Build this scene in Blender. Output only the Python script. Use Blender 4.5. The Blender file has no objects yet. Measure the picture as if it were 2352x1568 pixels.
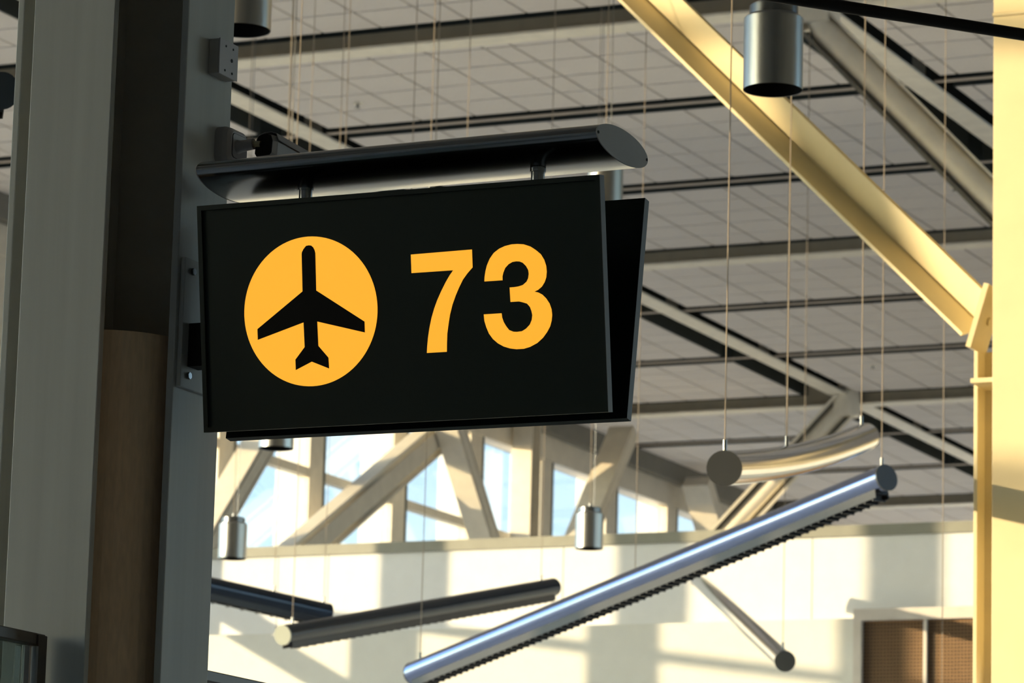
import bpy, math, random
from mathutils import Vector as V, Matrix
random.seed(7)
S = bpy.context.scene
C = S.collection

# ------------------------------------------------------------------ camera
CAM_H = 1.6
YAW, PITCH, ROLL, FPX = math.radians(24.9646), math.radians(10.7464), math.radians(1.5372), 8974.36
FWD = V((-math.sin(YAW)*math.cos(PITCH), math.cos(YAW)*math.cos(PITCH), math.sin(PITCH)))
_r = V((math.cos(YAW), math.sin(YAW), 0)); _u = _r.cross(FWD)
RGT = _r*math.cos(ROLL) + _u*math.sin(ROLL)
UPV = _u*math.cos(ROLL) - _r*math.sin(ROLL)
EYE = V((0, 0, CAM_H))
cd = bpy.data.cameras.new('camera'); cam = bpy.data.objects.new('camera', cd); C.objects.link(cam)
cd.sensor_width = 36.0; cd.lens = FPX/2352*36.0; cd.clip_end = 2000
M = Matrix((RGT, UPV, -FWD)).transposed().to_4x4(); M.translation = EYE
cam.matrix_world = M
cd.dof.use_dof = True; cd.dof.focus_distance = 10.4; cd.dof.aperture_fstop = cd.lens/13.0
S.camera = cam

# ------------------------------------------------------------------ light
SUN_DIR = V((1.0, 0.888, -0.135)).normalized()          # the way the sunlight travels
w = bpy.data.worlds.new('world'); S.world = w; w.use_nodes = True
nt = w.node_tree; nt.nodes.clear()
sky = nt.nodes.new('ShaderNodeTexSky'); sky.sky_type = 'NISHITA'; sky.sun_disc = False
sky.sun_elevation = math.radians(14); sky.sun_rotation = math.atan2(-SUN_DIR.x, -SUN_DIR.y)
sky.air_density = 1.0; sky.dust_density = 1.2
tc = nt.nodes.new('ShaderNodeTexCoord'); noi = nt.nodes.new('ShaderNodeTexNoise'); noi.inputs['Scale'].default_value = 3.2; noi.inputs['Detail'].default_value = 6
rmp = nt.nodes.new('ShaderNodeValToRGB'); rmp.color_ramp.elements[0].position = .51; rmp.color_ramp.elements[1].position = .76
mixc = nt.nodes.new('ShaderNodeMixRGB'); mixc.inputs[2].default_value = (3.3, 3.4, 3.6, 1)
bg = nt.nodes.new('ShaderNodeBackground'); bg.inputs['Strength'].default_value = 0.42
wo = nt.nodes.new('ShaderNodeOutputWorld')
L = nt.links.new
L(tc.outputs['Generated'], noi.inputs['Vector']); L(noi.outputs['Fac'], rmp.inputs['Fac']); L(rmp.outputs['Color'], mixc.inputs['Fac'])
tint = nt.nodes.new('ShaderNodeMixRGB'); tint.blend_type = 'MULTIPLY'; tint.inputs[0].default_value = 1; tint.inputs[2].default_value = (.84, 1.0, 1.14, 1)
L(sky.outputs['Color'], tint.inputs[1]); L(tint.outputs['Color'], mixc.inputs[1]); L(mixc.outputs['Color'], bg.inputs['Color']); L(bg.outputs['Background'], wo.inputs['Surface'])
sd = bpy.data.lights.new('sun', 'SUN'); sun = bpy.data.objects.new('sun', sd); C.objects.link(sun)
sd.energy = 6.3; sd.color = (1.0, 0.735, 0.42); sd.angle = math.radians(0.6)
sun.rotation_euler = SUN_DIR.to_track_quat('-Z', 'Y').to_euler()
S.view_settings.view_transform = 'Standard'; S.view_settings.look = 'None'
S.view_settings.exposure = 0.40; S.view_settings.gamma = 1.0; S.view_settings.use_curve_mapping = False

S.cycles.max_bounces = 7; S.cycles.diffuse_bounces = 3; S.cycles.glossy_bounces = 3; S.cycles.adaptive_threshold = 0.03

# ------------------------------------------------------------------ helpers
def ray(x, y): return FWD + RGT*((x-1176)/FPX) - UPV*((y-784)/FPX)
def on_y(x, y, Y): d = ray(x, y); return EYE + d*(Y/d.y)
def on_x(x, y, X): d = ray(x, y); return EYE + d*(X/d.x)
def on_z(x, y, Z): d = ray(x, y); return EYE + d*((Z-CAM_H)/d.z)
def at_d(x, y, D): return EYE + ray(x, y)*D
def proj(p):
    q = V(p) - EYE; z = q.dot(FWD); return 1176+FPX*q.dot(RGT)/z, 784-FPX*q.dot(UPV)/z

MATS = {}
def mat(name, col, rough=.6, metal=0.0, var=.06, scale=6.0, bump=0.0, emit=None, spec=.5, stretch=None, aniso=0):
    if name in MATS: return MATS[name]
    m = bpy.data.materials.new(name); m.use_nodes = True; n = m.node_tree; b = n.nodes['Principled BSDF']; l = n.links.new
    c = tuple(col)+(1,)
    b.inputs['Roughness'].default_value = rough; b.inputs['Metallic'].default_value = metal
    b.inputs['Specular IOR Level'].default_value = spec
    t = n.nodes.new('ShaderNodeTexCoord'); z = n.nodes.new('ShaderNodeTexNoise'); z.inputs['Scale'].default_value = scale; z.inputs['Detail'].default_value = 5
    if stretch:
        mp = n.nodes.new('ShaderNodeMapping'); mp.inputs['Scale'].default_value = stretch
        l(t.outputs['Object'], mp.inputs['Vector']); l(mp.outputs['Vector'], z.inputs['Vector'])
    else: l(t.outputs['Object'], z.inputs['Vector'])
    r = n.nodes.new('ShaderNodeValToRGB')
    r.color_ramp.elements[0].position = .3; r.color_ramp.elements[1].position = .7
    r.color_ramp.elements[0].color = tuple(max(0, v*(1-var)) for v in col)+(1,)
    r.color_ramp.elements[1].color = tuple(min(1, v*(1+var)) for v in col)+(1,)
    l(z.outputs['Fac'], r.inputs['Fac']); l(r.outputs['Color'], b.inputs['Base Color'])
    if bump:
        bn = n.nodes.new('ShaderNodeBump'); bn.inputs['Strength'].default_value = bump; bn.inputs['Distance'].default_value = .01
        l(z.outputs['Fac'], bn.inputs['Height']); l(bn.outputs['Normal'], b.inputs['Normal'])
    if aniso: b.inputs['Anisotropic'].default_value = aniso
    if emit:
        b.inputs['Emission Color'].default_value = tuple(emit[:3])+(1,); b.inputs['Emission Strength'].default_value = emit[3]
    MATS[name] = m; return m
def glass(name, tint, fac, rough=.02):
    m = bpy.data.materials.new(name); m.use_nodes = True; n = m.node_tree; n.nodes.clear(); l = n.links.new
    o = n.nodes.new('ShaderNodeOutputMaterial'); tr = n.nodes.new('ShaderNodeBsdfTransparent'); g = n.nodes.new('ShaderNodeBsdfGlossy'); mx = n.nodes.new('ShaderNodeMixShader')
    fr = n.nodes.new('ShaderNodeFresnel'); fr.inputs['IOR'].default_value = 1.45
    mu = n.nodes.new('ShaderNodeMath'); mu.operation = 'MULTIPLY'; mu.inputs[1].default_value = fac
    tr.inputs['Color'].default_value = tuple(tint)+(1,); g.inputs['Roughness'].default_value = rough
    l(fr.outputs['Fac'], mu.inputs[0]); l(mu.outputs[0], mx.inputs['Fac']); l(tr.outputs[0], mx.inputs[1]); l(g.outputs[0], mx.inputs[2]); l(mx.outputs[0], o.inputs['Surface'])
    MATS[name] = m; return m

M_TILE = mat('ceiling_tile', (.76, .71, .68), .9, var=.03, scale=30, bump=.15)
M_GRID = mat('ceiling_grid', (.34, .31, .28), .7)
M_VOID = mat('ceiling_void', (.035, .045, .045), .9)
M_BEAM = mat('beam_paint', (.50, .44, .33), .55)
M_GIRD = mat('girder_paint_bounce_lit', (.88, .82, .70), .5)  # paler and warmer to carry the bounce light on the beam flanges
M_SLOT = mat('slot_bar', (.50, .43, .37), .6)
M_WALL = mat('wall_plaster', (.84, .86, .89), .85, var=.02)
M_WALL2 = mat('wall_cream', (.76, .77, .745), .85, var=.02)
M_CAP = mat('wall_cap', (.27, .275, .24), .5)
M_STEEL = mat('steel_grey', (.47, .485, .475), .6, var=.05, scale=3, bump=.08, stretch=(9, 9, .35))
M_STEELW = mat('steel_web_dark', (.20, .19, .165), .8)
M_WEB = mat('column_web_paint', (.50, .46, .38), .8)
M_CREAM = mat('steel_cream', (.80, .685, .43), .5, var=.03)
M_BROWN = mat('column_cover_brown', (.80, .57, .36), .75, var=.08, scale=90, stretch=(1, 1, .2))
M_WHITEC = mat('column_cover_white', (.85, .8, .75), .6)
M_FRAME = mat('facade_frame', (.72, .66, .55), .5)
M_GASK = mat('dark_gasket', (.05, .07, .07), .6)
M_FIN = mat('sun_fin_white', (.88, .87, .84), .6)
M_ALU = mat('brushed_aluminium', (.42, .43, .43), .33, 1.0, var=.05, scale=40, stretch=(1, 1, .1))
M_CHROME = mat('polished_aluminium', (.66, .69, .76), .09, 1.0, var=.03)
M_TUBE = mat('satin_tube_sky_tint', (.42, .48, .68), .16, 1.0, var=.03)  # blue of the reflected sky is mixed into the base colour
M_DARKT = mat('dark_tube', (.05, .065, .09), .25, .75)
M_ENDC = mat('end_cap_grey', (.20, .21, .22), .25, .8)
M_ENDL = mat('end_cap_pale', (.33, .37, .34), .5)
M_LOUV = mat('louvre_dark', (.03, .03, .035), .4)
M_CABLE = mat('steel_cable', (.36, .30, .24), .6)
M_BLACK = mat('black_paint', (.010, .010, .010), .6, spec=.2)
M_SIGNF = mat('sign_face_dark_green', (.003, .0105, .0098), .45, spec=.25)
M_SIGNR = mat('sign_frame_dark_green', (.004, .011, .0105), .5, spec=.25)
M_SIGNE = mat('sign_edge_grey', (.055, .055, .053), .5)
M_YEL = mat('sign_yellow_backlit', (.4, .25, .03), .5, emit=(1.0, .425, .028, .76))
M_PLANE = mat('sign_symbol_black', (.0035, .0035, .0035), .6, spec=.1)
M_CANO = mat('canopy_metal', (.30, .315, .33), .19, 1.0, var=.04)
M_CAPG = mat('canopy_cap_grey', (.30, .29, .29), .6)
M_CCTV = mat('camera_grey_plastic', (.36, .345, .35), .5)
M_BOX = mat('junction_box_paint', (.40, .385, .36), .6)
M_BOXL = mat('junction_box_lid', (.46, .44, .46), .5)
M_RAIL = mat('handrail_bronze', (.10, .088, .08), .45, .5)
M_ALUP = mat('rail_profile', (.30, .33, .36), .4, .7)
M_RGLS = glass('rail_glass', (.80, .88, .86), .6)
M_PANE = glass('window_glass', (.95, .98, .99), .55)
M_VENT = mat('vent_brown', (.045, .035, .025), .7)
M_VENTB = mat('vent_backing', (.62, .37, .19), .8)
M_VENTF = mat('vent_frame', (.66, .62, .58), .5)
M_GREY = mat('hall_wall_grey', (.50, .545, .555), .8)
M_WARM = mat('hall_wall_warm', (.52, .48, .41), .8)
M_PALE = mat('pale_floor', (.86, .86, .85), .6)
M_FLOOR = mat('floor_terrazzo', (.53, .545, .56), .5, var=.12, scale=3)
M_GROUND = mat('apron_concrete', (.40, .39, .37), .9)
M_BRASS = mat('brass', (.45, .40, .28), .3, 1.0)

class MB:
    def __init__(s): s.v = []; s.f = []; s.sm = []
    def add(s, vs, fs, smooth=False):
        o = len(s.v); s.v += [V(p) for p in vs]; s.f += [[o+i for i in f] for f in fs]; s.sm += [smooth]*len(fs); return s
    def box(s, a, b):
        (x0, y0, z0), (x1, y1, z1) = a, b
        x0, x1 = sorted((x0, x1)); y0, y1 = sorted((y0, y1)); z0, z1 = sorted((z0, z1))
        return s.add([(x0,y0,z0),(x1,y0,z0),(x1,y1,z0),(x0,y1,z0),(x0,y0,z1),(x1,y0,z1),(x1,y1,z1),(x0,y1,z1)],
                     [(3,2,1,0),(4,5,6,7),(0,1,5,4),(1,2,6,5),(2,3,7,6),(3,0,4,7)])
    def prism(s, poly, vec, smooth=False):
        n = len(poly); vec = V(vec); P = [V(p) for p in poly]
        nrm = V((0,0,0))
        for i in range(n): nrm += P[i].cross(P[(i+1) % n])
        if nrm.dot(vec) > 0: P = P[::-1]
        s.add(P + [p+vec for p in P], [list(range(n)), list(range(2*n-1, n-1, -1))])
        o = len(s.v)-2*n
        s.f += [[o+i, o+n+i, o+n+(i+1) % n, o+(i+1) % n] for i in range(n)]; s.sm += [smooth]*n
        return s
    def cyl(s, p0, p1, r0, r1=None, n=24, caps=True):
        return s.tube([p0, p1], [r0, r0 if r1 is None else r1], n, caps)
    def tube(s, pts, rs, n=24, caps=True):
        pts = [V(p) for p in pts]
        if not isinstance(rs, (list, tuple)): rs = [rs]*len(pts)
        t0 = (pts[1]-pts[0]).normalized(); a = t0.orthogonal().normalized()
        rings = []
        for i, p in enumerate(pts):
            t = (pts[min(i+1, len(pts)-1)]-pts[max(i-1, 0)]).normalized()
            a = (a - t*a.dot(t)).normalized(); b = t.cross(a)
            rings.append([p + (a*math.cos(2*math.pi*k/n)+b*math.sin(2*math.pi*k/n))*rs[i] for k in range(n)])
        vs = [q for r in rings for q in r]
        fs = [[i*n+k, i*n+(k+1) % n, (i+1)*n+(k+1) % n, (i+1)*n+k] for i in range(len(pts)-1) for k in range(n)]
        s.add(vs, fs, True)
        if caps:
            s.add(rings[0], [list(range(n))[::-1]]); s.add(rings[-1], [list(range(n))])
        return s
    def lathe(s, c, prof, n=32):     # prof: (radius, z) pairs about the vertical axis at c
        for i in range(len(prof)-1):
            vs = [V((c[0]+r*math.cos(2*math.pi*k/n), c[1]+r*math.sin(2*math.pi*k/n), c[2]+z)) for r, z in prof[i:i+2] for k in range(n)]
            s.add(vs, [[k, (k+1) % n, n+(k+1) % n, n+k] for k in range(n)], True)
        return s
    def bar(s, p0, p1, a, b, wa, wb):   # rectangular bar from p0 to p1, half sizes wa along a, wb along b
        p0, p1, a, b = V(p0), V(p1), V(a), V(b)
        poly = [p0+a*wa+b*wb, p0-a*wa+b*wb, p0-a*wa-b*wb, p0+a*wa-b*wb]
        return s.prism(poly, p1-p0)
    def build(s, name, m, parent=None, bevel=0.0):
        off = V((0,0,0)); q = parent
        while q is not None: off += q.location; q = q.parent
        me = bpy.data.meshes.new(name); me.from_pydata([tuple(p-off) for p in s.v], [], s.f); me.update()
        me.polygons.foreach_set('use_smooth', s.sm)
        me.materials.append(m)
        o = bpy.data.objects.new(name, me); C.objects.link(o)
        if parent is not None: o.parent = parent
        if bevel:
            bv = o.modifiers.new('bevel', 'BEVEL'); bv.width = bevel; bv.segments = 2; bv.limit_method = 'ANGLE'
        return o
def tag(o, label=None, cat=None, group=None, kind=None):
    if label: o['label'] = label
    if cat: o['category'] = cat
    if group: o['group'] = group
    if kind: o['kind'] = kind
    return o
def thing(name, label, cat, loc, group=None):
    o = bpy.data.objects.new(name, None); C.objects.link(o); o.location = V(loc); o.empty_display_size = .2
    return tag(o, label, cat, group)
def linkcopy(src, name, loc, parent):
    o = bpy.data.objects.new(name, src); C.objects.link(o); o.location = loc; o.parent = parent; return o
Z = V((0, 0, 1)); X = V((1, 0, 0)); Yv = V((0, 1, 0))

# ------------------------------------------------------------------ floor, ground
tag(MB().box((-24.3, -14, -.3), (16, 72, 0)).build('floor', M_FLOOR), 'pale polished terrazzo floor of the departure hall', 'floor', kind='structure')
tag(MB().box((-400, -300, -1.2), (400, 500, -.6)).build('ground', M_GROUND), 'grey concrete apron outside the terminal', 'ground', kind='structure')

# ------------------------------------------------------------------ ceiling
ZC = 11.6
ceil = tag(MB().box((-24.3, -14, 12.15), (16, 72, 12.4)).build('ceiling', M_VOID), 'white grid tile ceiling with dark air slots', 'ceiling', kind='structure')
# rows of the ceiling in depth: each starts after a slot or beam and ends at the next one
SLOT = [36.09, 39.54, 46.27, 49.63, 56.20, 59.36]
BEAM = [32.62, 42.86, 52.81, 62.52]
edges = sorted([(y, 's') for y in SLOT] + [(y, 'b') for y in BEAM] + [(29.2, 's'), (25.8, 's'), (22.4, 'b'), (65.8, 's'), (69, 's')])
zones = []
for (a, ka), (b, kb) in zip(edges[:-1], edges[1:]):
    zones.append((a + (.46 if ka == 's' else .42), b))
XG = [-19.05, -12.17, -5.29]         # right-hand edges of the girders' slots
GL, GF0, GF1 = .84, .12, .39         # slot width, flange from / to, measured to the left of the edge
bays = [(-24.15, XG[0]-GL), (XG[0], XG[1]-GL), (XG[1], XG[2]-GL)]
zones_all = [(-14, 22.4)] + zones
for (y0, y1) in zones_all:
    for (x0, x1) in bays + [(XG[2], 16)]:
        MB().box((x0, y0, ZC+.012), (x1, y1, ZC+.05)).build('grid_panel', M_GRID, ceil)
# tile lines
lines = [-15.745 - .3]
xs = [-16.045-.628*i for i in range(16)] + [-15.745+.628*i for i in range(20)]
xs = sorted(xs)
tmesh = {}
def tile_mesh(wx, wy):
    k = (round(wx, 3), round(wy, 3))
    if k not in tmesh:
        a, b = wx/2-.011, wy/2-.014; me = bpy.data.meshes.new('ceiling_tile')
        me.from_pydata([(-a,-b,.0),(a,-b,.0),(a,b,.0),(-a,b,.0),(-a+.006,-b+.006,-.014),(a-.006,-b+.006,-.014),(a-.006,b-.006,-.014),(-a+.006,b-.006,-.014)], [],
                       [(7,6,5,4),(0,1,5,4),(1,2,6,5),(2,3,7,6),(3,0,4,7)])
        me.materials.append(M_TILE); tmesh[k] = me
    return tmesh[k]
tiles = []
for (y0, y1) in zones:
    rows = max(1, round((y1-y0)/.6)); dy = (y1-y0)/rows
    for (x0, x1) in bays:
        cuts = [x0] + [x for x in xs if x0+.05 < x < x1-.05] + [x1]
        for xa, xb in zip(cuts[:-1], cuts[1:]):
            for r in range(rows):
                c = V(((xa+xb)/2, y0+dy*(r+.5), ZC+.014))
                px, py = proj(c)
                inside = -150 < px < 2500 and -150 < py < 1400
                tiles.append((c, xb-xa, dy, inside))
vis = sorted([t for t in tiles if t[3]], key=lambda t: t[0].y)
seen = [t for t in vis if not (430 < proj(t[0])[0] < 1400 and 460 < proj(t[0])[1] < 960) and not proj(t[0])[0] < 520 and not proj(t[0])[0] > 2300]
near = seen[:295]; nk = {id(t) for t in near}
for t in near: linkcopy(tile_mesh(t[1], t[2]), 'ceiling_tile', t[0], ceil)
far = MB()
for t in tiles:
    if id(t) in nk: continue
    c, wx, wy, _ = t; a, b = wx/2-.011, wy/2-.014
    far.add([(c.x-a,c.y-b,c.z),(c.x+a,c.y-b,c.z),(c.x+a,c.y+b,c.z),(c.x-a,c.y+b,c.z),(c.x-a+.006,c.y-b+.006,c.z-.014),(c.x+a-.006,c.y-b+.006,c.z-.014),(c.x+a-.006,c.y+b-.006,c.z-.014),(c.x-a+.006,c.y+b-.006,c.z-.014)],
            [(7,6,5,4),(0,1,5,4),(1,2,6,5),(2,3,7,6),(3,0,4,7)])
tag(far.build('distant_tiles', M_TILE, ceil), kind='stuff')
for y in SLOT + [29.2, 25.8]:
    for (x0, x1) in [(-24.2, XG[0]-GF1), (XG[0]-GF0, XG[1]-GF1), (XG[1]-GF0, XG[2]-GF1)]:
        MB().box((x0, y+.18, ZC), (x1, y+.255, ZC+.012)).build('slot_bar', M_SLOT, ceil)
for y in SLOT + [29.2, 25.8]:
    for (x0, x1) in bays: MB().box((x0, y+.445, ZC+.002), (x1, y+.46, 12.15)).build('slot_shade_lining', M_VOID, ceil)
for y in BEAM:
    for (x0, x1) in bays: MB().box((x0, y+.235, ZC+.03), (x1, y+.245, 12.15)).build('slot_shade_lining', M_VOID, ceil)  # dark plate standing in for shade on the upper beam web
for x in XG[:2]:
    for (y0, y1) in zones:
        MB().box((x-GL, y0, ZC+.002), (x-GL+.015, y1, 12.15)).build('slot_shade_lining', M_VOID, ceil)
        MB().box((x-.30, y0, ZC+.02), (x-.285, y1, 12.15)).build('slot_shade_lining', M_VOID, ceil)  # dark plate in place of the shade beside the girder web

def ibeam(mb, p0, p1, s, w, h, t, tw, top=True, bottom=True):
    """I section from p0 to p1: s points from the bottom flange to the top one, the web centre on the line"""
    p0, p1, s = V(p0), V(p1), V(s); u = (p1-p0).normalized(); s = (s-u*s.dot(u)).normalized(); a = u.cross(s)
    mb.bar(p0, p1, a, s, tw/2, h/2)
    if top: mb.bar(p0+s*(h/2-t/2), p1+s*(h/2-t/2), a, s, w/2, t/2)
    if bottom: mb.bar(p0-s*(h/2-t/2), p1-s*(h/2-t/2), a, s, w/2, t/2)
    return mb

bl = ['nearest roof beam crossing the top of the picture above the sign', 'roof beam crossing behind the middle of the gate sign', 'roof beam meeting the branching brace right of the sign', 'farthest roof beam just above the white back wall']
for y, lb in zip(BEAM, bl):
    t = thing('roof_beam', lb, 'beam', (-14, y+.27, 11.2), 'steel roof beams across the hall')
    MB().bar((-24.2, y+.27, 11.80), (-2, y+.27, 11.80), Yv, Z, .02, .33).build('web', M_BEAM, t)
    MB().box((-24.2, y+.13, 11.445), (-2, y+.41, 11.47)).build('bottom_flange', M_GIRD, t)  # warm bounce from below is put into this lighter flange colour
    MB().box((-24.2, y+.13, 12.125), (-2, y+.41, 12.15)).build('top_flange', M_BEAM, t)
gl = ['pale roof girder running away from the wall camera past the sign', 'pale roof girder running behind the cream column at top right']
for x, lb in zip(XG[:2], gl):
    t = thing('roof_girder', lb, 'girder', (x-.32, 40, 11.2), 'steel roof girders running away')
    y0 = 20
    for y1 in BEAM + [71]:
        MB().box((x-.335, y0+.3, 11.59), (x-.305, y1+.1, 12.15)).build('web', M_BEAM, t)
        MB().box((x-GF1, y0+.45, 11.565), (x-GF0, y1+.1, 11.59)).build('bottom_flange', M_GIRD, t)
        y0 = y1
for (px, py), lb in (((822, 236), 'small sprinkler head on a ceiling tile left of the thin cables'), ((2192, 428), 'small sprinkler head beside the cream column at right'), ((2005, 838), 'small sprinkler head above the branching roof brace')):
    p = on_z(px, py, ZC)
    t = thing('sprinkler_head', lb, 'sprinkler', p, 'sprinkler heads on the ceiling')
    MB().lathe(p, [(0, .012), (.045, .012), (.045, -.004), (.014, -.008), (.014, -.05), (.03, -.055), (.03, -.06), (0, -.06)], 12).build('nozzle', M_ENDC, t)
    MB().lathe(p, [(.0, -.001), (.055, -.001), (.05, -.012), (.0, -.012)], 12).build('escutcheon', M_GIRD, t)

# ------------------------------------------------------------------ glazed facade on the left
FX = -24.3
wl = tag(MB().box((FX-.3, -14, 0), (FX, 72, .35)).build('wall_left', M_FRAME), 'glazed facade with pale posts and white outside fins', 'wall', kind='structure')
tag(MB().box((FX-.3, -14, .35), (FX, -3.2, 12.4)).build('wall_front_shade', M_WALL), 'unseen solid wall section added to shade the column and sign', 'wall', kind='structure')  # unseen blocker keeping the sun off the left column and sign
tag(MB().box((-24.3, 72, 0), (16, 72.4, 12.4)).build('wall_far', M_WALL), 'far end wall of the hall', 'wall', kind='structure')
tag(MB().box((7, -14, 0), (7.4, 24, 12.4)).build('wall_right_blocker', M_WARM), 'unseen right wall added to darken the foreground', 'wall', kind='structure')  # unseen, added to cut foreground fill; warm colour tints the bounce
tag(MB().box((-24.3, -14.4, 0), (16, -14, 12.4)).build('wall_rear_blocker', M_GREY), 'unseen rear wall added to limit light from behind', 'wall', kind='structure')  # unseen, put in to limit light reaching the foreground
posts = [46.03+2.5*i for i in range(-1, 10)] + [40.4-2.5*i for i in range(0, 8)] + [21.4-2.5*i for i in range(0, 10)]  # unseen nearer posts are offset to steer wall shadows and sun gaps
posts.sort()
post_w, fin_d = .20, .42
pm = MB().box((-.16, -post_w, .35), (.02, post_w, 10.93)).build('post', M_FRAME, wl); pm.location.x = FX; pm.location.y = posts[0]
gm = MB().box((-.05, post_w, .35), (.025, post_w+.06, 10.93)).build('gasket', M_GASK, wl); gm.location.x = FX; gm.location.y = posts[0]
fm = MB().box((-fin_d-.16, -.03, .35), (-.16, .03, 11.6)).build('sun_fin', M_FIN, wl); fm.location.x = FX; fm.location.y = posts[0]
for y in posts[1:]:
    for src in (pm, gm, fm): linkcopy(src.data, src.name.split('.')[0], (FX, y, 0), wl)
MB().box((FX-.25, -3.2, 10.93), (FX+.05, 72, 11.30)).build('header', M_FRAME, wl)
MB().box((FX-.1, -3.2, 11.30), (FX+.22, 72, 11.62)).build('eaves_beam', M_STEELW, wl)
MB().box((FX-.3, -14, 11.62), (FX+.14, 72, 12.4)).build('eaves_fascia', M_FRAME, wl)
for i, (a, b) in enumerate(zip(posts[:-1], posts[1:])):
    wname = 'window_%d' % (i+1)
    win = tag(bpy.data.objects.new(wname, None), 'clear glazed bay between two pale facade posts', 'window', kind='structure'); C.objects.link(win); win.location = (FX, (a+b)/2, .35)
    ya, yb = a+post_w, b-post_w
    levels = [.35, 2.4, 4.8, 7.2, 9.58, 10.93]
    for z in levels[1:-1]: MB().box((FX-.12, ya, z-.06), (FX+.01, yb, z+.06)).build('transom', M_FRAME, win)
    for z0, z1 in zip(levels[:-1], levels[1:]):
        MB().box((FX-.075, ya, z0+.05), (FX-.065, yb, z1-.05)).build('pane', M_PANE, win)

# slanting steel braces standing inside the facade
BX = FX+.55
def fbrace(label, q0, q1, w, h, m=M_FRAME, X_=BX, foot=7.2, top=11.3):
    a, b = (on_x(*q0, X_), on_x(*q1, X_)) if len(q0) == 2 else (V(q0), V(q1)); d = (b-a).normalized()
    hi, lo = (a, b) if a.z > b.z else (b, a); d = (lo-hi).normalized()
    lo = hi + d*((hi.z-foot)/-d.z)
    hi2 = hi - d*max(0, (top-hi.z)/abs(d.z)) if d.z else hi
    t = thing('facade_brace', label, 'brace', lo, 'slanting braces inside the facade')
    n = X.cross(d).normalized(); a0, a1 = lo, hi2
    MB().bar(a0, a1, n, X, .02+h*.25, w/2).build('web', m, t)
    MB().bar(a0+n*(h/2), a1+n*(h/2), n, X, .02, w/2).build('flange', m, t)
    MB().bar(a0-n*(h/2), a1-n*(h/2), n, X, .02, w/2).build('flange', m, t)
    return t
fbrace('broad slanting brace rising to the right below the sign, second from the left column', (1000, 1000), (740, 1225), .24, .42)
fbrace('narrow slanting brace descending right from the apex below the sign', (1040, 1000), (1105, 1210), .34, .24, X_=BX+.32)
fbrace('brown slanting brace beside the dark left column behind two cylinder lamps', (590, 1030), (505, 1175), .34, .24)
fbrace('short slanting brace directly above the cylinder lamp left of the long tube', (1405, 1060), (1362, 1165), .40, .20, X_=BX+.75)
fbrace('small slanting brace between the last windows and the branching brace', (1605, 1120), (1632, 1210), .46, .2)
fbrace('slanting brace of the same kind out of view at left, added for its diagonal wall shadow', (BX, 34.5, 6.55), (BX, 38.5, 8.35), .12, .20, foot=0, top=8.6)  # unseen brace, placed and sized to cast a diagonal shadow on the lower wall
p = on_x(1215, 1150, FX+.3)
t = thing('facade_column', 'upright cream column standing before the windows below the sign', 'column', (p.x, p.y, 0))
MB().box((p.x-.22, p.y-.17, 0), (p.x+.10, p.y-.14, 11.4)).build('flange', M_FRAME, t)
MB().box((p.x-.22, p.y+.14, 0), (p.x+.10, p.y+.17, 11.4)).build('flange', M_FRAME, t)
MB().box((p.x-.10, p.y-.14, 0), (p.x-.02, p.y+.14, 11.4)).build('web', M_FRAME, t)

# ------------------------------------------------------------------ back wall with ledge
WY = 38.0
wb = tag(MB().box((-23.5, WY, 4.2), (-2, WY+.3, 7.27)).build('wall_back', M_WALL), 'white back wall below the windows', 'wall', kind='structure')
xj = [-23.5, on_y(642, 1300, WY).x, on_y(757, 1300, WY).x, -17.0, -14.16, -11.3, -8.4, -5.4, -2]
for a, b in zip(xj[:-1], xj[1:]):
    MB().box((a+.006, WY-.03, 6.2), (b-.006, WY, 7.27)).build('wall_panel', M_WALL, wb)
MB().box((-23.5, WY-.07, 7.27), (-2, WY+.6, 7.385)).build('ledge_cap', M_CAP, wb)
tag(MB().box((-23.5, WY-.24, 0), (-2, WY+.3, 6.39)).build('wall_lower', M_WALL2), 'cream lower wall standing slightly forward below the white wall', 'wall', kind='structure')
tag(MB().box((-24.3, WY+.3, 6.9), (-2, 72, 7.2)).build('floor_upper', M_PALE), 'floor behind the white wall ledge', 'floor', kind='structure')

# vent grille on the back wall
vy = WY-.30
a, b = on_y(1965, 1400, vy), on_y(2128, 1430, vy); bot = 4.9
x0, x1, zt = a.x, a.x+2.45, a.z
t = thing('vent_grille', 'large metal framed vent grille with square mesh on the cream wall', 'vent', ((x0+x1)/2, vy, bot))
MB().box((x0, vy-.06, zt-.12), (x1, vy+.07, zt)).build('frame_top', M_VENTF, t)
MB().box((x0, vy-.06, bot), (x0+.085, vy+.07, zt-.12)).build('frame_side', M_VENTF, t)
MB().box((x1-.085, vy-.06, bot), (x1, vy+.07, zt-.12)).build('frame_side', M_VENTF, t)
mx = b.x
MB().box((mx-.018, vy-.05, bot), (mx+.018, vy+.05, zt-.12)).build('mullion', M_VENTF, t)
MB().box((x0+.085, vy+.022, bot), (x1-.085, vy+.03, zt-.12)).build('backing', M_VENTB, t)
mm = MB(); k = x0+.10
while k < x1-.09:
    mm.box((k, vy-.003, bot), (k+.009, vy+.003, zt-.12)); k += .036
k = bot
while k < zt-.13:
    mm.box((x0+.085, vy-.004, k), (x1-.085, vy+.002, k+.010)); k += .036
tag(mm.build('mesh_bars', M_VENT, t), kind='stuff')

# ------------------------------------------------------------------ branching roof braces
def obrace(name, label, p0, p1, group=None):
    return thing(name, label, 'brace', p1 if p1[2] < p0[2] else p0, group)
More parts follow.
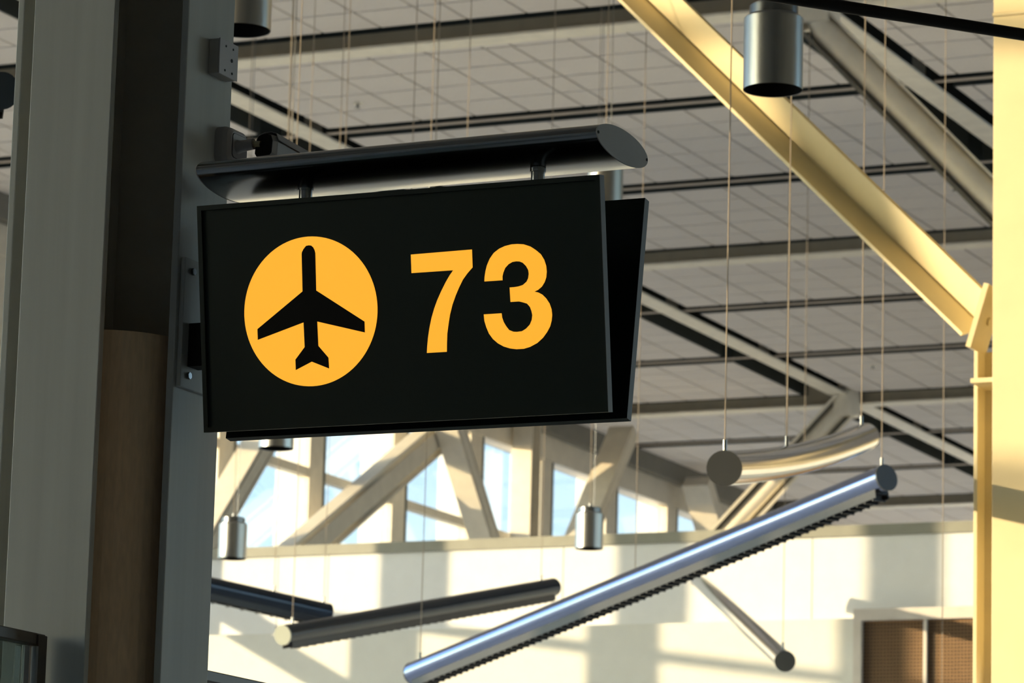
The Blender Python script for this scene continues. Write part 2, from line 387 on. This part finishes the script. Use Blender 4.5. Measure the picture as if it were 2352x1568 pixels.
# far right of the sign: node on the third beam
n0, n1 = on_y(1945, 925, 52.9), on_y(1700, 1190, 52.9); u = (n1-n0).normalized(); n1 = n1+u*3.0
t = obrace('roof_brace', 'pale branching brace dropping left from the roof girder behind the bent tube', n0, n1, 'branching roof braces')
dv = ray(1820, 1060).normalized(); e1 = u.cross(dv).normalized()
MB().cyl(n0, n1, .115, n=20).build('pipe', M_GIRD, t)
for sgn in (-1, 1):
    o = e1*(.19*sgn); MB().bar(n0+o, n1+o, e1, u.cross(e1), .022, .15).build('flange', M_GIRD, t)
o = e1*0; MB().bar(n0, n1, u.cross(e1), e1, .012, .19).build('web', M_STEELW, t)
MB().lathe(n0, [(0, .18), (.2, .18), (.2, -.2), (0, -.2)], 20).build('node', M_GIRD, t)
# behind the cream column at top right: node on the nearest beam
n0, n1 = on_y(1868, 45, 32.9), on_y(2275, 455, 32.9); u = (n1-n0).normalized(); n1 = n0+u*6.2
t = obrace('roof_brace', 'round pipe brace descending right behind the big cylinder lamp', n0, n1, 'branching roof braces')
dv = ray(2000, 180).normalized(); e1 = u.cross(dv).normalized()
if e1.dot(UPV) > 0: e1 = -e1
MB().tube([n0+V((0, 0, .3)), n0+V((.03, 0, .12)), n0+u*.18, n1], .135, 24).build('pipe', M_GIRD, t)
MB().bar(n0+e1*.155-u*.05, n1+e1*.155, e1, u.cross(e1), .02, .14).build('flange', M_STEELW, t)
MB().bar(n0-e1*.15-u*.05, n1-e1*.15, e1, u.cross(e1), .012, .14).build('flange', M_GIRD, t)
pk = (n1.x+.16, n1.y)
MB().box((n0.x-.2, n0.y-.18, 11.3), (n0.x+.2, n0.y+.18, 11.46)).build('node_plate', M_GIRD, t)

# ------------------------------------------------------------------ cruciform steel columns
def column(root, cx, cy, z0, z1, m, mweb, left_top=None, b=.13, h=.278, tf=.022, tw=.016):
    MB().box((cx-b, cy-h, z0), (cx+b, cy-h+tf, z1)).build('flange', m, root, .003)
    MB().box((cx-b, cy+h-tf, z0), (cx+b, cy+h, z1)).build('flange', m, root, .003)
    MB().box((cx+h-tf, cy-b, z0), (cx+h, cy+b, z1)).build('flange', m, root, .003)
    MB().box((cx-h, cy-b, z0), (cx-h+tf, cy+b, left_top or z1)).build('flange', m, root, .003)
    MB().box((cx-tw/2, cy-h+tf, z0), (cx+tw/2, cy+h-tf, z1)).build('web', mweb, root)
    MB().box((cx-h+tf, cy-tw/2, z0), (cx-tw/2, cy+tw/2, left_top or z1)).build('web', mweb, root)
    MB().box((cx+tw/2, cy-tw/2, z0), (cx+h-tf, cy+tw/2, z1)).build('web', mweb, root)
LX, LY = -5.528, 9.23
t = thing('steel_column', 'dark grey flanged steel column carrying the gate sign', 'column', (LX, LY, 0))
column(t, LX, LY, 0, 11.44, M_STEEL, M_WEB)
# rounded brown cover between the flanges, lower part
ztop = on_y(300, 772, LY-.10).z
def cover(root, cx, cy, z0, z1, m, r=.215):
    pts = []
    for k in range(13):
        a = -math.pi/2 + math.pi/2*k/12
        pts.append((cx+.012+r*math.cos(a), cy-.012+r*math.sin(a), z0))
    pts.append((cx+.012, cy-.012, z0))
    MB().prism(pts, (0, 0, z1-z0), False).build('cover', m, root)
cover(t, LX, LY, 0, ztop, M_BROWN)

RX, RY = -6.02, 19.4
t = thing('steel_column', 'sunlit cream flanged steel column at the right edge of the picture', 'column', (RX, RY, 0))
zj = on_y(2240, 800, RY-.13).z
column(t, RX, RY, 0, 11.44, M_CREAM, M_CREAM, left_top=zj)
zs = on_y(2260, 885, RY-.1).z
MB().box((RX-.256, RY-.256, zs-.012), (RX-.008, RY-.008, zs+.012)).build('stiffener', M_CREAM, t)
zc = on_y(2262, 1530, RY-.1).z
MB().lathe((RX, RY, 0), [(.0, 0), (.19, 0), (.19, zc), (0, zc)], 28).build('cover', M_WHITEC, t)
zw = on_y(2300, 33, RY-.278).z
MB().cyl((RX-.132, RY-.281, zw), (RX+.132, RY-.281, zw), .012, n=10).build('weld_seam', M_CREAM, t)
# branch: a T section continuing the left flange upwards and away
j0, j1 = on_y(2258, 752, RY+.0), on_y(1430, -53, RY+.05)
u = (j1-j0).normalized(); dv = ray(1850, 380).normalized()
e1 = u.cross(dv).normalized()
if e1.dot(UPV) < 0: e1 = -e1
e2 = (dv-u*dv.dot(u)); e2 = (e2-e1*e2.dot(e1)).normalized()
ph = math.radians(36); sv = (e1*math.cos(ph)-e2*math.sin(ph)).normalized(); fv = (-e1*math.sin(ph)-e2*math.cos(ph)).normalized()
t2 = thing('diagonal_brace', 'sunlit cream diagonal T beam rising left from the cream column', 'brace', j0)
top = j0 + u*((11.4-j0.z)/u.z)
MB().bar(j0+sv*.09, top+sv*.09, sv, fv, .09, .012).build('stem', M_CREAM, t2, .003)
MB().bar(j0, top, fv, sv, .178, .011).build('flange', M_CREAM, t2, .003)
q0, q1 = on_y(2241, 806, RY-.13), on_y(2277, 682, RY-.13); pn = (q1-q0).normalized(); qn = pn.cross(Yv).normalized()
MB().bar(q0, q1+pn*.05, Yv, qn, .13, .014).build('end_plate', M_CREAM, t2)
for (bx, by) in ((2243, 778), (2262, 736)):
    q = on_y(bx, by, RY-.11); MB().cyl(q-qn*.03, q+qn*.035, .022, n=6).build('bolt', M_CREAM, t2)

t = thing('steel_column', 'cream flanged steel column beyond the right edge that carries the round pipe brace', 'column', (pk[0], pk[1], 0))
column(t, pk[0], pk[1], 0, 11.44, M_CREAM, M_CREAM)
# black conduit crossing the top right corner
p0, p1 = on_z(1820, -3, 4.9), on_z(2360, 81, 4.9); dd = (p1-p0).normalized()
t = thing('pole', 'black round pole crossing the top right corner of the picture', 'pole', p0)
MB().tube([p0-dd*1.4, p1+dd*1.6], .0195, 20).build('tube', M_BLACK, t)
for q, e in ((p0-dd*1.4, -dd), (p1+dd*1.6, dd)):
    MB().cyl(q, q+e*.03, .026, n=20).build('end_cap', M_BLACK, t)
    q = q-e*.06; MB().cyl(q, (q.x, q.y, 11.61), .006, n=10).build('hanger_rod', M_BLACK, t)

# ------------------------------------------------------------------ gate sign
TL = V((-5.142, 9.0, 3.91)); SU = X; SV = V((0, .09, -.606)).normalized(); SN = SU.cross(SV).normalized()
if SN.y > 0: SN = -SN
SW, SH = 1.188, .6135
YC = 9.165
def P(u_, v_, n_=0): return TL + SU*u_ + SV*v_ + SN*n_
sign = thing('gate_sign', 'dark green backlit gate sign with yellow plane symbol and number 73', 'sign', (-4.6, YC, 3.27))
def panel(PF, name, edge):
    pt = .028
    root = MB().prism([PF(.012, .012, -.006), PF(SW-.012, .012, -.006), PF(SW-.012, SH-.012, -.006), PF(.012, SH-.012, -.006)], PF(0, 0, -pt)-PF(0, 0, -.006)).build(name, M_SIGNF, sign)
    for a, b, c, d in ((0, SW, 0, .013), (0, SW, SH-.013, SH), (0, .013, .013, SH-.013)):
        MB().prism([PF(a, c, 0), PF(b, c, 0), PF(b, d, 0), PF(a, d, 0)], PF(0, 0, -pt)-PF(0, 0, 0)).build('frame', M_SIGNR, root)
    MB().prism([PF(SW-.013, .013, 0), PF(SW-.0005, .013, 0), PF(SW-.0005, SH-.013, 0), PF(SW-.013, SH-.013, 0)], PF(0, 0, -pt)-PF(0, 0, 0)).build('frame', M_SIGNR, root)
    MB().prism([PF(SW-.0005, 0, 0), PF(SW+.001, 0, 0), PF(SW+.001, SH, 0), PF(SW-.0005, SH, 0)], PF(0, 0, -pt)-PF(0, 0, 0)).build('edge_strip', M_SIGNE, root)
    return root
front = panel(P, 'front_panel', True)
def PB(u_, v_, n_=0):
    q = P(u_, v_, n_); return V((q.x, 2*YC-q.y, q.z))
rear = panel(PB, 'rear_panel', True)
SEVEN = [(637,172),(815,170),(815,217),(800,231),(786,247),(774,267),(763,288),(753,311),(745,336),(740,359),(735,386),(733,411),(732,434),(674,434),(676,415),(679,394),(684,369),(691,343),(700,318),(710,296),(722,274),(736,251),(748,234),(759,221),(637,221)]
THREE = [(848,256),(849,245),(852,230),(857,214),(866,197),(878,183),(894,173),(911,167),(930,164),(946,164),(964,166),(983,173),(998,183),(1012,195),(1021,210),(1026,226),(1027,241),(1025,256),(1020,268),(1012,279),(1001,287),(990,291),(1001,294),(1012,300),(1023,311),(1032,325),(1037,340),(1038,355),(1036,369),(1031,384),(1022,398),(1010,412),(993,425),(972,434),(954,438),(933,438),(915,435),(897,429),(881,420),(867,408),(856,393),(849,376),(844,359),(843,342),(894,342),(895,353),(899,365),(906,377),(914,387),(926,392),(937,393),(951,392),(963,386),(974,376),(980,364),(982,352),(980,341),(976,330),(968,321),(956,317),(945,314),(931,314),(921,314),(920,276),(933,276),(945,275),(958,272),(969,264),(974,255),(976,244),(975,234),(969,223),(960,214),(951,210),(941,209),(930,210),(919,215),(909,224),(903,236),(900,246),(900,256)]
PLANE = [(335,128),(327,129),(319,137),(314,145),(313,150),(312,250),(172,343),(172,372),(312,333),(313,399),(284,431),(284,459),(333,439),(384,460),(383,431),(354,398),(353,333),(494,370),(494,341),(353,250),(354,150),(352,142),(348,134),(342,129)]
def plate(PF, pts, n0, n1, name, m, par):
    return MB().prism([PF(a/1000, b/1000, n0) for a, b in pts], PF(0, 0, n1)-PF(0, 0, n0)).build(name, m, par)
CIR = [(333+200*math.cos(2*math.pi*k/96), 304.5+200*math.sin(2*math.pi*k/96)) for k in range(96)]
for PF, par in ((P, front), (PB, rear)):
    tag(plate(PF, CIR, -.0075, -.0045, 'symbol_disc', M_YEL, par), 'glowing yellow disc')
    tag(plate(PF, PLANE, -.0045, -.0037, 'plane_symbol', M_PLANE, par), 'black plane symbol pointing up')
    tag(plate(PF, SEVEN, -.0075, -.0045, 'digit_seven', M_YEL, par), 'glowing yellow numeral 7')
    tag(plate(PF, THREE, -.0075, -.0045, 'digit_three', M_YEL, par), 'glowing yellow numeral 3')
# oval canopy tube above the panels
cz = on_y(1428, 335.5, YC).z; ay, az = .170, .0445; ZL = -.012
cx0, cx1 = -5.146, on_y(1428, 335.5, YC).x
mb = MB(); n = 64; ring = [(ay*math.cos(2*math.pi*k/n), az*math.sin(2*math.pi*k/n)) for k in range(n)]
mb.add([(cx0, YC+a, cz+ZL+b) for a, b in ring]+[(cx1, YC+a, cz+b) for a, b in ring], [[k, (k+1) % n, n+(k+1) % n, n+k] for k in range(n)], True)
cano = mb.build('canopy_tube', M_CANO, sign)
for xx, s_ in ((cx0, -1), (cx1, 1)):
    zo = ZL if s_ < 0 else 0; poly = [(xx, YC+a*1.004, cz+zo+b*1.01) for a, b in ring]
    tag(MB().prism(poly, (.003*s_, 0, 0)).build('end_cap', M_CAPG, cano), 'flat grey oval end cap')
    for sy in (-1, 1): MB().cyl((xx+.002*s_, YC+sy*(ay-.008), cz+zo), (xx+.005*s_, YC+sy*(ay-.008), cz+zo), .004, n=10).build('screw', M_BLACK, cano)
for px in (703, 1235):
    q = on_y(px, 420, YC-.02)
    MB().cyl((q.x, YC-.02, 3.83), (q.x, YC-.02, cz-.03), .0185, n=20).build('hanger_post', M_CANO, sign)
    MB().lathe((q.x, YC-.02, cz-.058), [(.0, 0), (.0215, 0), (.0215, .01), (0, .01)], 20).build('collar', M_CANO, sign)
# cross bars joining the two panels
for z, k in ((3.80, .10), (3.42, .035)):
    MB().box((-5.10, YC-k, z-.015), (-4.22, YC+k, z+.0)).build('spreader', M_BLACK, sign)
# bracket on the column flange
bx0 = LX+.278
MB().box((bx0, 9.115, 3.44), (bx0+.014, 9.30, 3.80)).build('bracket_plate', M_STEEL, sign, .002)
MB().box((bx0+.014, 9.15, 3.50), (-5.02, 9.21, 3.62)).build('bracket_arm', M_BLACK, sign)
for y_, z_ in ((9.155, 3.765), (9.155, 3.475), (9.27, 3.765), (9.27, 3.475)):
    MB().cyl((bx0+.014, y_, z_), (bx0+.022, y_, z_), .010, n=6).build('bolt', M_ENDC, sign)

# ------------------------------------------------------------------ junction box
t = thing('junction_box', 'small grey junction box on the dark column above the camera', 'box', (bx0, 9.30, 4.36))
ya = on_x(478, 140, bx0).y; dep = on_y(505, 130, ya).x-bx0; yb = on_x(546, 150, bx0+dep).y
za, zb = on_x(505, 167, bx0+dep).z, on_x(508, 87, bx0+dep).z
MB().box((bx0, ya, za), (bx0+dep-.0035, yb, zb)).build('body', M_BOX, t, .003)
MB().box((bx0+dep-.0035, ya-.001, za-.001), (bx0+dep, yb+.001, zb+.001)).build('lid', M_BOXL, t, .001)
for fy, fz, r in ((.32, .84, .0035), (.72, .84, .0035), (.30, .14, .0035), (.70, .14, .0035), (.66, .5, .0055)):
    q = (bx0+dep, ya+(yb-ya)*fy, za+(zb-za)*fz)
    MB().cyl(q, (q[0]+.001, q[1], q[2]), r, n=10).build('screw', M_BLACK, t)

# ------------------------------------------------------------------ security camera
cy_, cz_ = 9.335, on_x(515, 341, bx0).z
t = thing('security_camera', 'grey bullet security camera on the column above the sign', 'camera', (bx0, cy_, cz_))
def rrect(xp, hy, hz, r, n=6):
    pts = []
    for sy, sz, a0 in ((1, 1, 0), (-1, 1, 90), (-1, -1, 180), (1, -1, 270)):
        for k in range(n+1):
            a = math.radians(a0+90*k/n); pts.append((xp, cy_+sy*(hy-r)+r*math.cos(a), cz_+sz*(hz-r)+r*math.sin(a)))
    return pts
mb = MB(); secs = [(0, 1.0), (.024, 1.0), (.037, .92), (.045, .74)]
rings = [rrect(bx0+d, .062*s_, .054*s_, .026*s_) for d, s_ in secs]; n = len(rings[0])
for i in range(len(rings)-1): mb.add(rings[i]+rings[i+1], [[k, (k+1) % n, n+(k+1) % n, n+k] for k in range(n)], True)
mb.add(rings[-1], [list(range(n))])
base = mb.build('wall_base', M_CCTV, t)
MB().prism(rrect(bx0+.0455, .040, .034, .012), (.0015, 0, 0)).build('cover_plate', M_CCTV, base)
MB().prism(rrect(bx0+.0452, .0415, .0355, .0125), (.0008, 0, 0)).build('cover_joint', M_BLACK, base)
a0 = V((bx0+.044, cy_-.01, cz_)); a1 = V((bx0+.098, cy_-.012, cz_+.004))
MB().tube([a0, a0+(a1-a0)*.25, a1], [.021, .0165, .0155], 18).build('arm', M_CCTV, t)
MB().cyl(a1, a1+V((.024, -.002, -.003)), .009, n=14).build('ball_joint', M_BRASS, t)
# body pointing away along the hall
c0 = a1+V((.014, 0, -.006)); bd = V((.10, .97, -.10)).normalized(); sx_ = bd.cross(Z).normalized(); sz_ = sx_.cross(bd)
def body_ring(p_, hw, hh):
    prof = [(-1, -.75), (-.8, -1), (.8, -1), (1, -.75), (1, .35), (.75, .85), (.3, 1), (-.3, 1), (-.75, .85), (-1, .35)]
    return [p_+sx_*(hw*a)+sz_*(hh*b) for a, b in prof]
mb = MB(); st = [(0, .028, .032), (.02, .033, .036), (.30, .035, .037)]
rg = [body_ring(c0+bd*d+sx_*.02, a, b) for d, a, b in st]; n = 10
for i in range(2): mb.add(rg[i]+rg[i+1], [[k, (k+1) % n, n+(k+1) % n, n+k] for k in range(n)])
mb.add(rg[0], [list(range(n))[::-1]]); mb.add(rg[2], [list(range(n))])
body = mb.build('housing', M_CCTV, t)
mb = MB(); r0 = body_ring(c0-bd*.002+sx_*.02, .0275, .0315); mb.prism(r0, bd*.006).build('rear_cap', M_BLACK, body)
mb = MB(); r0 = body_ring(c0+bd*.012+sx_*.02, .0385, .0405); r1 = body_ring(c0+bd*.34+sx_*.02, .0385, .0405)
mb.add([r0[i] for i in (4, 5, 6, 7, 8, 9)]+[r1[i] for i in (4, 5, 6, 7, 8, 9)], [[k, k+1, 7+k, 6+k] for k in range(5)])
so = mb.build('sunshield', M_CCTV, body); sm = so.modifiers.new('solid', 'SOLIDIFY'); sm.thickness = .002

# ------------------------------------------------------------------ glass balustrade beside the column
def balustrade(label, y0, y1, posts_):
    t = thing('glass_balustrade', label, 'railing', (LX, y0, 1.55))
    zr = 2.745
    MB().box((LX-.02, y0, zr-.032), (LX+.022, y1, zr)).build('handrail', M_RAIL, t, .003)
    MB().box((LX-.006, y0, 1.62), (LX+.006, y1-.07 if posts_ else y1, zr-.03)).build('pane', M_RGLS, t)
    MB().box((LX-.02, y0, 1.55), (LX+.02, y1, 1.62)).build('shoe', M_RAIL, t)
    if posts_:
        MB().box((LX-.022, y1-.045, 1.55), (LX+.028, y1, zr-.004)).build('post', M_RAIL, t, .002)
        MB().box((LX+.006, y1-.085, 1.62), (LX+.012, y1-.062, zr-.036)).build('glazing_bead', M_ALUP, t)
        MB().box((LX+.014, y1-.056, 1.62), (LX+.029, y1-.045, zr-.036)).build('glazing_bead', M_ALUP, t)
balustrade('bronze railed glass balustrade ending at the dark column, bottom left corner', 6.5, LY-.305, True)
balustrade('bronze railed glass balustrade starting behind the dark column', LY+.278, 16.0, False)
tag(MB().box((LX-.12, -14, 1.25), (LX+.12, LY-.30, 1.55)).build('floor_edge', M_STEEL), 'raised floor edge below the glass balustrade', 'floor edge', kind='structure')
tag(MB().box((LX-.12, LY+.30, 1.25), (LX+.12, 17, 1.55)).build('floor_edge', M_STEEL), 'raised floor edge behind the dark column', 'floor edge', kind='structure')

# ------------------------------------------------------------------ pendant cylinder lamps
def lamp(label, px, py, D, r=.13, h=.33, cap=True, m=M_ALU):
    c = at_d(px, py, D)                       # centre of the lower rim
    t = thing('pendant_lamp', label, 'lamp', c, 'cylinder pendant lamps')
    MB().lathe(c, [(r-.004, .02), (r, 0), (r, h-.012), (r-.012, h)], 40).build('housing', m, t)
    MB().lathe(c, [(r-.006, .001), (r-.008, .10), (r*.55, .17), (0, .17)], 40).build('reflector', M_BLACK, t)
    MB().lathe(c, [(r-.012, h), (r*.82, h), (r*.82, h+.045), (r*.7, h+.055), (0, h+.055)], 40).build('collar', M_ENDC, t)
    MB().lathe(c, [(0, h+.09), (.012, h+.09), (.014, h+.055)], 12).build('gland', M_ALU, t)
    MB().cyl((c.x, c.y, c.z+h+.05), (c.x, c.y, 11.592), .0032, n=8).build('cable', M_CABLE, t)
    MB().cyl((c.x+.045, c.y-.01, c.z+h+.05), (c.x+.03, c.y-.005, 11.592), .003, n=6).build('cord', M_ENDC, t)
    return t
lamp('large brushed cylinder lamp in front of the diagonal beam, top right', 1775, 207, 17.0)
lamp('cylinder lamp cut off by the top edge beside the dark column', 556, 70, 17.7)
lamp('small cylinder lamp beside the dark column just above the white wall', 533, 1283, 35.9)
lamp('small cylinder lamp under the slanting brace at centre', 1353, 1260, 35.9)
lamp('cylinder lamp half hidden under the lower left edge of the sign', 634, 1030, 29.0)
lamp('cylinder lamp half hidden behind the sign near its top right corner', 1388, 485, 28.0)

# ------------------------------------------------------------------ tube lights
def tube_light(label, pts, r, m, capm0, capm1, louvre=True, cables=(), pitch=.11, n=28):
    pts = [V(p) for p in pts]
    t = thing('tube_light', label, 'tube light', min(pts, key=lambda p: p.z), 'hanging tube lights')
    MB().tube(pts, r, n, caps=False).build('body', m, t)
    d0 = (pts[0]-pts[1]).normalized(); d1 = (pts[-1]-pts[-2]).normalized()
    MB().cyl(pts[0]-d0*.005, pts[0]+d0*.008, r*1.015, n=n).build('end_cap', capm0, t)
    MB().cyl(pts[-1]-d1*.005, pts[-1]+d1*.008, r*1.015, n=n).build('end_cap', capm1, t)
    if louvre:
        mb = MB(); a, b = pts[0], pts[-1]; u = (b-a).normalized(); s = u.cross(Z).normalized(); dn = s.cross(u); dn = dn if dn.z < 0 else -dn
        L_ = (b-a).length; mb.bar(a+u*.05+dn*(r*.93), b-u*.05+dn*(r*.93), s, dn, r*.62, .012)
        for sg in (-1, 1): mb.bar(a+u*.05+dn*(r*1.04)+s*(sg*r*.6), b-u*.05+dn*(r*1.04)+s*(sg*r*.6), s, dn, .003, .03)
        k = .08
        while k < L_-.06:
            q = a+u*k; mb.bar(q+dn*(r*1.04), q+u*.012+dn*(r*1.04), s, dn, r*.6, .04); k += pitch
        tag(mb.build('louvre', M_LOUV, t), kind='stuff')
    for f, topz in cables:
        k = f*(len(pts)-1); i = min(int(k), len(pts)-2); q = pts[i].lerp(pts[i+1], k-i)
        MB().cyl((q.x, q.y, q.z+r*.9), (q.x, q.y, topz), .0032, n=8).build('cable', M_CABLE, t)
        MB().cyl((q.x, q.y, q.z+r*.85), (q.x, q.y, q.z+r+.05), .010, n=10).build('gripper', M_ENDC, t)
    return t
R_ = .082
a, b = at_d(2035, 1097, 23.5), None
def same_z(q, z): return on_z(q[0], q[1], z)
tube_light('long straight blue-silver tube light rising across the lower middle', [a, at_d(950, 1546, 27.6)], R_, M_TUBE, M_ENDC, M_ENDC, True, ((.008, 11.592), (.985, 11.592)), .075)
a = at_d(1270, 1348, 33.5)
tube_light('dark tube light with a pale round end, lower left of centre', [a, at_d(650, 1458, 30.0)], R_*.93, M_DARKT, M_DARKT, M_ENDL, True, ((.05, 11.592), (.97, 11.592)))
a = at_d(752, 1408, 32.0)
tube_light('dark blue tube light emerging from behind the dark column', [a, at_d(440, 1338, 31.3)], R_*.98, M_DARKT, M_DARKT, M_DARKT, True, ((.03, 11.592), (.40, 11.592)), .14)
tube_light('mirror bright tube light descending right to a dark round end', [at_d(1803, 1518, 30.5), at_d(1605, 1330, 40.0)], R_, M_CHROME, M_ENDC, M_ENDC, False, ((.02, 11.592),))
bp = [at_d(1664+ (1988-1664)*k/16, 1075 - 14*(k/16) - 58*(k/16)**2.2, 18.0+4.6*(k/16)) for k in range(17)]
tube_light('thick bent silver tube light with a round end facing forward', bp, R_, M_CHROME, M_ENDC, M_ENDC, False, ((.0, 11.592), (.44, 11.592), (.97, 11.592)))
a = at_d(4, 208, 15.5); 
tube_light('dark tube light just showing at the upper left edge of the picture', [a, a+V((-1.6, .9, .35))], R_*.9, M_DARKT, M_DARKT, M_DARKT, True, ((.6, 11.592),))

# ------------------------------------------------------------------ other suspension cables
CB = [(675, 0, 663, 330, 24, 'leftmost bright cable dropping behind the wall camera'), (690, 60, 684, 335, 21, 'bright cable just right of the leftmost one behind the wall camera'),
      (805, 0, 795, 318, 28, 'grey cable dropping to the sign tube left of centre'), (957, 60, 948, 330, 33, 'faint cable left of the sign centre'),
      (1000, 0, 990, 330, 27, 'cable right beside the faint one above the sign centre'), (1087, 0, 1070, 300, 30, 'bright cable right of the sign centre'),
      (1483, 180, 1460, 1228, 29, 'long cable passing right of the sign'),
      (2181, 0, 2155, 1640, 26, 'grey cable right beside the cream column'), (1855, 540, 1848, 980, 36, 'thin faint cable right of the long beam cable')]
for (x0, y0, x1, y1, D, lb) in CB:
    c = at_d((x0+x1)/2, (y0+y1)/2, D); zb = at_d(x1, y1, D).z
    t = thing('suspension_cable', lb, 'cable', (c.x, c.y, zb), 'single suspension cables')
    MB().cyl((c.x, c.y, zb-.3), (c.x, c.y, 11.592), .0028*D/24, n=8).build('strand', M_CABLE, t)
    MB().cyl((c.x, c.y, zb-.42), (c.x, c.y, zb-.3), .010, n=10).build('gripper', M_ENDC, t)
